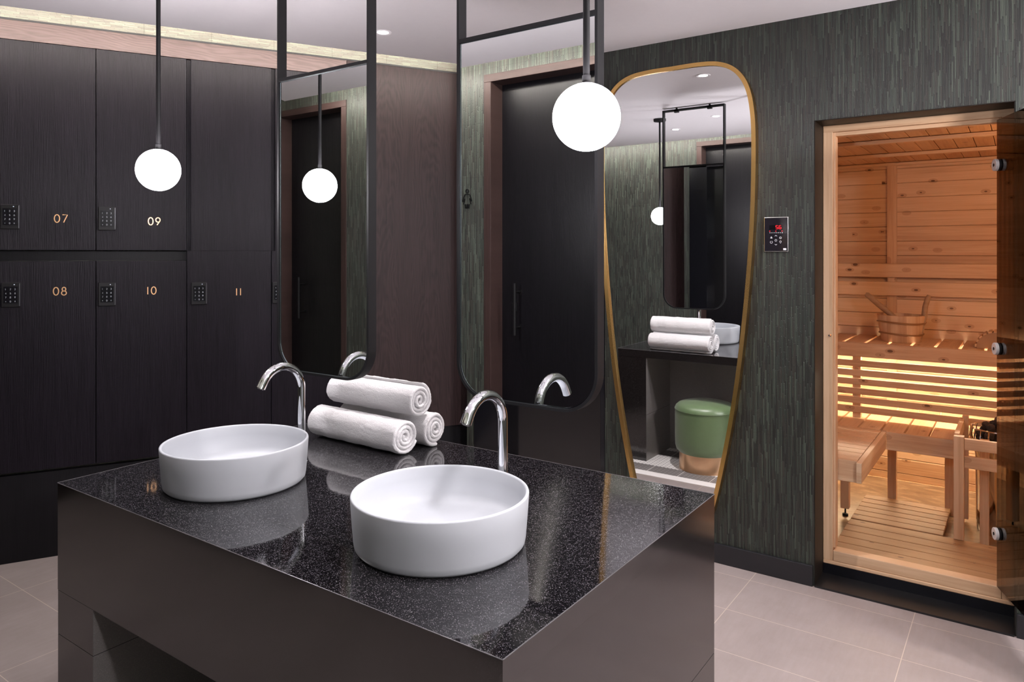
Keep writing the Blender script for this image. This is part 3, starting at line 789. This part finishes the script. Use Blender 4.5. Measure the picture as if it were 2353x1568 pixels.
# ------------------------------------------------------------------ sauna: shell
FY1 = YF + .06                         # back of the door frame
SB = 3.93; SZC = 1.965; SF = .060; SXL, SXR = -.62, 1.75
def boards_x(y, z0, z1, x0, x1, pitch, t_, face):   # horizontal boards with v-grooves, face at y
    bm = BM(); z = z1
    while z > z0 + .01:
        zb_ = max(z - pitch, z0)
        box(bm, x0, x1, min(y, y + t_), max(y, y + t_), zb_ + .0025, z - .0008)
        box(bm, x0, x1, min(y + t_ * .25, y + t_), max(y + t_ * .25, y + t_), zb_, zb_ + .0025)
        z = zb_
    return bm
struct('wall_sauna_back', boards_x(SB, SF, SZC + .05, SXL, SXR, .0870, .02, 1), M['pine_x'], bevel=.0015, seg=1)
struct('wall_sauna_left', B(SXL - .02, SXL, YF + .062, SB + .02, SF, SZC + .05), pine('pine_side', Y, Z, w=.087))
struct('wall_sauna_right', B(SXR, SXR + .02, YF + .062, SB + .02, SF, SZC + .05), bpy.data.materials['pine_side'])
struct('wall_sauna_front', box(box(BM(), SXL, SX0 - .002, YF + .002, FY1, 0, SZC + .05), SX1 + .002, SXR, YF + .002, FY1, 0, SZC + .05), M['pine_x'])
bm = BM(); x = SXL
while x < SXR - .01:
    box(bm, x + .001, min(x + .0785, SXR), FY1, SB, SZC, SZC + .018); box(bm, x - .002, x + .001, FY1, SB, SZC + .010, SZC + .018); x += .0805
struct('ceiling_sauna', bm, M['pine_y'], bevel=.0012, seg=1)
bm = BM()
for y_ in (2.90, 3.44, 3.90): box(bm, SXL, SXR, y_ - .014, y_ + .020, SZC - .020, SZC - .003)
struct('trim_5', bm, M['pine_x'], bevel=.002)
# short dark gaps where ceiling boards meet the battens are real notches above them
struct('floor_sauna', B(SXL, SXR, YF + .06, SB + .02, -.0, SF), M['sfloor'])
struct('trim_6', box(box(BM(), .030, .082, SB - .012, SB - .0005, .30, 1.963), SXL, SXR, SB - .010, SB - .0005, SF, SF + .001), M['pine_z'], bevel=.0015)
# recess lining round the opening and the granite step
bm = BM(); box(bm, SX0 - .0005, SX0 + .003, YW + .002, YF, 0.0, SZ); box(bm, SX1 - .003, SX1 + .0005, YW + .002, YF, 0, SZ); box(bm, SX0, SX1, YW + .002, YF, SZ - .003, SZ + .0005)
struct('trim_7', bm, grainwood('dark_recess_lining', (.006, .0045, .0035), (.016, .012, .009), Y, Z, .004, .2, rough=.5, bump=.3, spec=.2))
struct('trim_8', B(SX0 + .003, SX1 - .003, YW - .012, YF + .001, .0, .008), M['granite_step'], bevel=.001)
struct('trim_9', B(SX0 + .003, SX1 - .003, YF - .006, YF + .02, .008, .050), M['blackgloss'])
# door frame: stiles, head, sill
fr = BM(); fx0, fx1 = SX0 + .004, SX1 - .004
t = struct('door_4', (lambda b_: (box(b_, fx0, fx0 + .040, YF, FY1, .065, SZ - .032), box(b_, fx1 - .040, fx1, YF, FY1, .065, SZ - .032), b_)[-1])(BM()), M['pine_fz'], bevel=.002)
obj('frame_head', B(fx0, fx1, YF, FY1, SZ - .033, SZ - .003), M['pine_fx'], t, bevel=.002)
bm = BM(); box(bm, fx0 + .040, fx0 + .049, YF + .012, FY1, .12, SZ - .033); box(bm, fx1 - .049, fx1 - .040, YF + .012, FY1, .12, SZ - .033)
obj('door_stop', bm, M['pine_fz'], t, bevel=.0015)
obj('head_stop', B(fx0 + .049, fx1 - .049, YF + .012, FY1, SZ - .050, SZ - .033), M['pine_fx'], t, bevel=.0015)
bm = BM(); box(bm, fx0, fx1, YF - .004, FY1, .050, .0655); box(bm, fx0 + .0405, fx1 - .0405, YF, FY1, .0655, .112); 
obj('sill', bm, M['pine_fx'], t, bevel=.003)
kn = obj('catch_knob', lathe(BM(), [(0, 0), (.0075, 0), (.0075, .004), (.004, .009), (0, .009)], seg=24), M['chrome'], t)
kn.location = (.002, YF, 1.058); kn.rotation_euler = (radians(90), 0, 0)
# glass leaf, open towards the room
hx, hy = .619, 2.452; ddx, ddy = .083 / .2277, -.212 / .2277; LL = .60
ang = math.atan2(ddy, ddx)
leaf = obj('glass_leaf', B(0, LL, -.004, .004, .115, 1.943), M['bronze'], t, bevel=.001); leaf.location = (hx, hy, 0); leaf.rotation_euler = (0, 0, ang)
for z_ in (1.764, 1.049, .329):
    b_ = BM(); cyl(b_, (.022, -.022, z_), (0, 1, 0), .0235, .012, 36)
    h_ = obj('hinge_disc', b_, M['disc'], leaf, bevel=.0015, smooth=True)
    b_ = BM(); cyl(b_, (.022, -.0098, z_), (0, 1, 0), .0235, .0058, 36); cyl(b_, (.022, -.0235, z_), (0, 1, 0), .006, .002, 20); cyl(b_, (.022, .004, z_), (0, 1, 0), .0235, .008, 36)
    obj('hinge_gasket', b_, M['black'], leaf, smooth=True)
hd = BM(); tube(hd, [(LL - .06, -.035, .95), (LL - .06, -.035, 1.25)], .011, 16)
for z_ in (1.0, 1.2): tube(hd, [(LL - .06, -.035, z_), (LL - .06, .02, z_)], .006, 12)
obj('handle', hd, M['pine_fz'], leaf, smooth=True)

# ------------------------------------------------------------------ sauna: benches
UZ = .923; UY = 3.47
t = thing('sauna_upper_bench', 'upper slatted pine bench in the sauna with the bucket on it', 'bench', (.4, 3.7, SF))
def sb(x0, x1, y0, y1, z0, z1, bm=None, o=(.4, 3.7, SF)): return box(bm or BM(), x0 - o[0], x1 - o[0], y0 - o[1], y1 - o[1], z0 - o[2], z1 - o[2])
bm = BM(); x = -.128
xs = []
k = -5
while True:
    x0 = -.010 + (k) * .112; x1 = x0 + .098; k += 1
    if x0 > SXR - .02: break
    x0 = max(x0, SXL + .005); x1 = min(x1, SXR - .005)
    if x1 - x0 > .02: sb(x0, x1, UY + .002, SB - .013, UZ - .024, UZ, bm)
obj('slatted_top', bm, M['pine_by'], t, bevel=.002)
obj('front_board', sb(SXL + .005, SXR - .005, UY - .024, UY, .844, UZ - .001), M['pine_x'], t, bevel=.002)
bm = BM()
for z1_ in (.824, .771, .722, .669, .619, .5675): sb(SXL + .005, SXR - .005, UY - .018, UY, z1_ - .0355, z1_, bm)
obj('skirt_slats', bm, M['pine_x'], t, bevel=.002)
for x_ in (-.083, .80, 1.5): obj('support_post', sb(x_, x_ + .042, UY + .001, UY + .040, .5005 if x_ < .43 else SF, .843), M['pine_z'], t, bevel=.002)
obj('back_bearer', sb(SXL + .005, SXR - .005, SB - .045, SB - .013, .84, UZ - .025), M['pine_x'], t)
# backrest rails on the wall
t = thing('sauna_wall_rails', 'pair of horizontal pine backrest boards on the sauna wall', 'rail', (.5, SB - .03, 1.26))
for z0_, z1_ in ((1.277, 1.359), (1.168, 1.250)): obj('backrest_board', box(BM(), SXL - .5 + .005, SXR - .505, -.015, .005, z0_ - 1.26, z1_ - 1.26), M['pine_x'], t, bevel=.003)
for x_ in (.055, .80, 1.4): obj('support_block', box(BM(), x_ - .52, x_ - .48, .005, .017, 1.168 - 1.26, 1.359 - 1.26), M['pine_z'], t)
# lower L-shaped bench
LZ = .5
t = thing('sauna_lower_bench', 'lower L shaped pine bench below the upper bench', 'bench', (.1, 3.2, SF))
O2 = (.1, 3.2, SF)
bm = BM()
for k in range(-6, 5):
    x1_ = -.01 + k * .1095 + .100; x0_ = -.01 + k * .1095
    if x0_ < SXL: continue
    if x1_ > .43: x1_ = .43
    y0_ = 3.225 if x0_ > .09 else (3.225 + (0.09 - x0_) * .0)
    sb(x0_, x1_, 3.225, 3.92, LZ - .022, LZ, bm, O2)
obj('slatted_top', bm, M['pine_by'], t, bevel=.002)
# left leg of the L: boards running across
bm = BM(); y_ = 2.60
pts = []
for k in range(8):
    ya = 2.615 + k * .0765; yb_ = ya + .070
    if yb_ > 3.22: yb_ = 3.22
    if yb_ - ya < .015: break
    sb(SXL + .005, .098, ya, yb_, LZ - .022, LZ, bm, O2)
sb(SXL + .005, .098, 2.555, 2.611, LZ - .022, LZ, bm, O2)
obj('slatted_return', bm, M['pine_bx'], t, bevel=.002)
obj('side_board', sb(.1015, .1235, 2.503, 3.2, .412, LZ + .001, None, O2), pine('pine_side_board', Y, Z, w=.2, knots=.2), t, bevel=.002)
obj('front_board', sb(.124, .430, 3.200, 3.222, .408, LZ + .001, None, O2), M['pine_x'], t, bevel=.002)
obj('end_board', sb(SXL + .005, .1013, 2.530, 2.552, .405, LZ + .001, None, O2), M['pine_x'], t, bevel=.002)
for x0_, x1_, y_, z0_ in ((.102, .144, 3.405, SF), (.368, .410, 3.405, SF), (-.074, -.034, 3.09, .10), ): obj('leg', sb(x0_, x1_, y_, y_ + .04, z0_ + .0, .476, None, O2), M['pine_z'], t, bevel=.002)
fx_ = BM(); lathe(fx_, [(0, 0), (.014, 0), (.014, .010), (.004, .014), (.004, .041), (0, .041)], seg=20, c=(-.054 - .1, 3.11 - 3.2))
obj('levelling_foot', fx_, M['black'], t, smooth=True)

# duckboards on the sauna floor
def duck(x0, x1, y0, y1, n_, label, z1=.102, pitch=None):
    t = thing('duckboard', label, 'duckboard', ((x0 + x1) / 2, (y0 + y1) / 2, SF), 0, 'pine duckboards')
    hx_, hy_ = (x1 - x0) / 2, (y1 - y0) / 2; p_ = (y1 - y0) / n_; bm = BM()
    for k in range(n_): box(bm, -hx_, hx_, -hy_ + k * p_ + .001, -hy_ + (k + 1) * p_ - .003, z1 - SF - .018, z1 - SF)
    obj('slats', bm, M['pine_duck'], t, bevel=.0025)
    bm = BM()
    for xx in (-hx_ + .03, 0, hx_ - .03): box(bm, xx - .018, xx + .018, -hy_ + .006, hy_ - .006, 0.0, z1 - SF - .0185)
    obj('bearer', bm, M['pine_duck'], t)
    return t
duck(-.002, .395, 2.965, 3.40, 6, 'slatted pine duckboard lying further in between the bench legs')
duck(-.002, .90, 2.5225, 2.955, 5, 'slatted pine duckboard lying just inside the sauna threshold')

# ------------------------------------------------------------------ heater, guard, stones
HX, HY, HR = .622, 3.300, .126
t = thing('sauna_heater', 'round polished steel sauna heater filled with dark stones', 'heater', (HX, HY, SF))
prof = [(0, .002), (HR * .86, .002), (HR * .9, .03), (HR * .92, .36), (HR * .96, .40), (HR * .96, .408), (HR * .9, .41), (HR * .82, .408), (0, .408)]
obj('body', lathe(BM(), prof, seg=64), plain('polished_steel', (.66, .60, .52), .10, metal=1.0), t, smooth=True)
cz_ = .41
rimb = BM()
tube(rimb, [(HR * 1.06 * cos(2 * pi * i / 48), HR * 1.06 * sin(2 * pi * i / 48), cz_ + .095) for i in range(49)], .004, 8, cap=False)
tube(rimb, [(HR * 1.10 * cos(2 * pi * i / 48), HR * 1.10 * sin(2 * pi * i / 48), cz_ + .045) for i in range(49)], .004, 8, cap=False)
tube(rimb, [(HR * 1.02 * cos(2 * pi * i / 48), HR * 1.02 * sin(2 * pi * i / 48), cz_ + .005) for i in range(49)], .006, 8, cap=False)
for i in range(22):
    a_ = 2 * pi * i / 22; c_, s_ = cos(a_), sin(a_)
    tube(rimb, [(HR * 1.02 * c_, HR * 1.02 * s_, cz_ + .005), (HR * 1.10 * c_, HR * 1.10 * s_, cz_ + .045), (HR * 1.06 * c_, HR * 1.06 * s_, cz_ + .095)], .0035, 6)
obj('stone_basket', rimb, M['chrome'], t, smooth=True)
rs = random.Random(5)
stone_specs = []
layers = ((.030, .098, 10), (.030, .045, 4), (.066, .092, 9), (.064, .042, 5), (.102, .070, 7), (.105, .0, 1), (.135, .030, 3))
def stone_mesh(seed):
    r_ = random.Random(seed); bm = BM(); bmesh.ops.create_icosphere(bm, subdivisions=3, radius=1.0)
    ph = [r_.uniform(0, 6) for _ in range(9)]; sc = (r_.uniform(.85, 1.1), r_.uniform(.8, 1.0), r_.uniform(.65, .85))
    for v_ in bm.verts:
        c_ = v_.co; k_ = 1 + .10 * sin(3.1 * c_.x + ph[0]) * sin(2.7 * c_.y + ph[1]) + .07 * sin(6 * c_.z + ph[2]) * sin(5 * c_.x + ph[3]) + .04 * sin(11 * c_.y + ph[4]) * sin(12 * c_.z + ph[5])
        v_.co = Vector((c_.x * sc[0], c_.y * sc[1], c_.z * sc[2])) * k_
    me = bpy.data.meshes.new('heater_stone'); bm.to_mesh(me); bm.free(); me.materials.append(M['stone']); return me
SM = [stone_mesh(s) for s in range(5)]
cnt = 0
for z_, rr, n_ in layers:
    for i in range(n_):
        a_ = 2 * pi * i / n_ + z_ * 30; o = bpy.data.objects.new('heater_stone', SM[cnt % 5]); COL.objects.link(o)
        o.location = (HX + rr * cos(a_), HY + rr * sin(a_), SF + cz_ + z_); s_ = .0235; o.scale = (s_, s_, s_)
        o.rotation_euler = (rs.uniform(0, 6), rs.uniform(0, 6), rs.uniform(0, 6)); cnt += 1
        tag(o, 'rough dark stone piled in the basket of the round sauna heater', 'stone', 'stones piled in the sauna heater')
t = thing('heater_guard', 'pine guard rail standing round the sauna heater', 'guard rail', (.458, 2.96, SF)); O3 = (.458, 2.96, SF)
obj('front_post', sb(.438, .479, 2.94, 2.98, .103, .578, None, O3), M['pine_z'], t, bevel=.002)
obj('rear_post', sb(.450, .476, 3.34, 3.38, SF + .02, .60, None, O3), M['pine_z'], t, bevel=.002)
obj('corner_post', sb(.535, .572, 3.05, 3.085, SF + .0, .55, None, O3), M['pine_z'], t, bevel=.002)
for z0_, z1_ in ((.519, .569), (.435, .489)): obj('rail', sb(.4795, .96, 2.948, 2.972, z0_, z1_, None, O3), M['pine_x'], t, bevel=.002)
obj('far_post', sb(.96, 1.0, 2.94, 2.98, .103, .578, None, O3), M['pine_z'], t, bevel=.002)
obj('side_rail', box(BM(), -.020, .001, .021, .42, .470, .524), pine('pine_rail', Y, Z, w=.2, knots=.1), t, bevel=.002)

# ------------------------------------------------------------------ bucket, ladle, curved shade
BX, BY = .137, 3.66
t = thing('sauna_bucket', 'wooden sauna bucket with bent handle on the upper bench', 'bucket', (BX, BY, UZ))
obj('staves', lathe(BM(), [(0, .001), (.098, .001), (.100, .004), (.124, .146), (.122, .150), (.114, .150), (.111, .145), (.094, .018), (0, .018)], seg=56), M['pine_bucket'], t, smooth=True)
for z_, r_ in ((.110, .1205), (.046, .1098)):
    b_ = BM(); tube(b_, [(r_ * cos(2 * pi * i / 56), r_ * sin(2 * pi * i / 56), z_ + .004 * sin(4 * pi * i / 56)) for i in range(57)], .0048, 10, cap=False)
    obj('hoop', b_, plain('willow_hoop', (.26, .13, .05), .5), t, smooth=True); bpy.data.materials['willow_hoop'].name = 'willow_band'
b_ = BM()
path = [(.095, -.02, .02), (.108, -.02, .10), (.116, -.02, .15), (.120, -.02, .20), (.132, -.02, .245), (.140, -.02, .265)]
tube(b_, path, .012, 14, radii=[.010, .013, .015, .014, .014, .010])
for v_ in b_.verts: v_.co.y = (v_.co.y + .02) * .7 - .02
obj('handle', b_, M['ladle'], t, smooth=True)
b_ = BM(); tube(b_, [(-.185, 0, .262), (-.178, 0, .258), (-.12, 0, .205), (-.05, 0, .145), (.02, 0, .075), (.03, 0, .05)], .012, 14, radii=[.009, .015, .016, .0155, .014, .012])
for v_ in b_.verts: v_.co.y *= .7
cup = lathe(BM(), [(0, .022), (.030, .022), (.038, .045), (.040, .070), (.036, .070), (.030, .03), (0, .028)], seg=28, c=(.030, 0))
o = obj('ladle', b_, M['ladle'], smooth=True); o.location = (BX, BY + .01, UZ); tag(o, 'wooden ladle leaning in the sauna bucket with its handle up left', 'ladle')
obj('cup', cup, M['ladle'], o, smooth=True)
# curved slatted shade on the bench end
t = thing('slatted_headrest', 'curved slatted wooden headrest lying near the right end of the upper bench', 'headrest', (.585, 3.60, UZ))
fa = obj('front_arch', prism(BM(), [(-.082, 0)] + [(.085 * cos(radians(a_)), .085 * sin(radians(a_))) for a_ in range(172, 5, -8)] + [(.082, 0)], 0, .012), M['ladle'], t)
fa.rotation_euler = (radians(90), 0, 0); fa.location = (0, -.045, .001)
o = fa.copy(); COL.objects.link(o); o.parent = t; o.location = (0, .06, .001)
b_ = BM()
for a_ in range(10, 175, 16):
    c_, s_ = cos(radians(a_)), sin(radians(a_))
    R_ = Matrix.Translation((.088 * c_, 0, .088 * s_ + .001)) @ Matrix.Rotation(-radians(a_ - 90), 4, 'Y')
    box(b_, -.008, .008, -.065, .068, -.003, .004, R=R_)
obj('slats', b_, M['pine_bucket'], t)

# ------------------------------------------------------------------ lights
def led(name, bm, mat, label, group=None): return tag(obj(name, bm, mat), label, 'light', group)
# cove LED along lockers: lies on the upturned edge of the dropped ceiling, facing the wall
o = led('led_strip', lbox(-1.6, 2.0, 0, .008, 0, .012), M['cove'], 'hidden light strip in the ceiling slot above the lockers')
o.location = LW(0, .386, HC + .052); o.rotation_euler = (0, 0, LROT)
led('led_strip', B(lockline(YC, .397) + .15, XR - .1, YC - .0095, YC - .0015, HC + .030, HC + .042), M['cove_opp'], 'hidden light strip in the ceiling slot above the two dark doors')
# sauna LED strips under the upper bench
led('led_strip', B(SXL + .05, SXR - .05, 3.60, 3.612, .832, .842), M['sled'], 'warm light strip behind the slats under the upper sauna bench')
led('led_strip', B(SXL + .05, .42, SB - .06, SB - .03, .462, .474), M['sled_low'], 'warm light strip low on the sauna wall beneath the lower bench')
# sauna wall lamp added for general warm fill, out of sight beside the doorway
t = thing('sauna_lamp', 'warm shaded wall lamp inside the sauna beside the doorway', 'lamp', (1.15, FY1, 1.62))
obj('shade', B(-.09, .09, 0, .07, -.11, .11), M['slamp'], t, bevel=.01)
def lamp_light(name, kind, loc, energy, col, parent=None, size=.1, spot=None, rot=(0, 0, 0), blend=.6):
    l = bpy.data.lights.new(name, kind); l.energy = energy; l.color = col
    if kind == 'AREA': l.shape = 'DISK'; l.size = size
    else: l.shadow_soft_size = size
    if kind == 'SPOT': l.spot_size = radians(spot); l.spot_blend = blend
    o = bpy.data.objects.new(name, l); COL.objects.link(o); o.location = loc; o.rotation_euler = rot
    if parent: o.parent = parent
    return o
lamp_light('bulb', 'POINT', (0, .16, 0), SAUNA_FILL, (1.0, .58, .28), t, .08)
# recessed downlights
def downlight(x, y, label, e=1.0):
    t = thing('downlight', label, 'downlight', (x, y, HC), 0, 'recessed ceiling downlights')
    obj('trim_ring', lathe(BM(), [(.024, -.001), (.038, -.004), (.040, -.002), (.040, -.0004), (.024, -.0004)], seg=40, cap=False), M['ceiling'], t, smooth=True)
    obj('lens', lathe(BM(), [(0, -.0022), (.0255, -.0022), (.0255, -.0005), (0, -.0005)], seg=36), M['dl'], t)
    lamp_light('bulb', 'SPOT', (0, 0, -.012), SPOT * e, ROOMCOL, t, .025, 125, blend=.8)
    return t
downlight(-1.708, 1.422, 'ceiling downlight to the right of the left hanging mirror', 1.8)
downlight(-.807, 1.465, 'ceiling downlight seen highest in the brass mirror', 7.0)
downlight(-1.198, .154, 'ceiling downlight seen right inside the hanging frame in the brass mirror')
downlight(-1.687, -.247, 'ceiling downlight seen lowest in the brass mirror beside the canopy')
downlight(.60, 1.45, 'ceiling downlight over the floor in front of the sauna', 1.3)  # this and the next two are unseen, added to brighten the room
downlight(.75, .25, 'ceiling downlight over the floor right of the counter', 1.2)
downlight(1.9, 1.0, 'ceiling downlight far right near the side wall', 1.2)
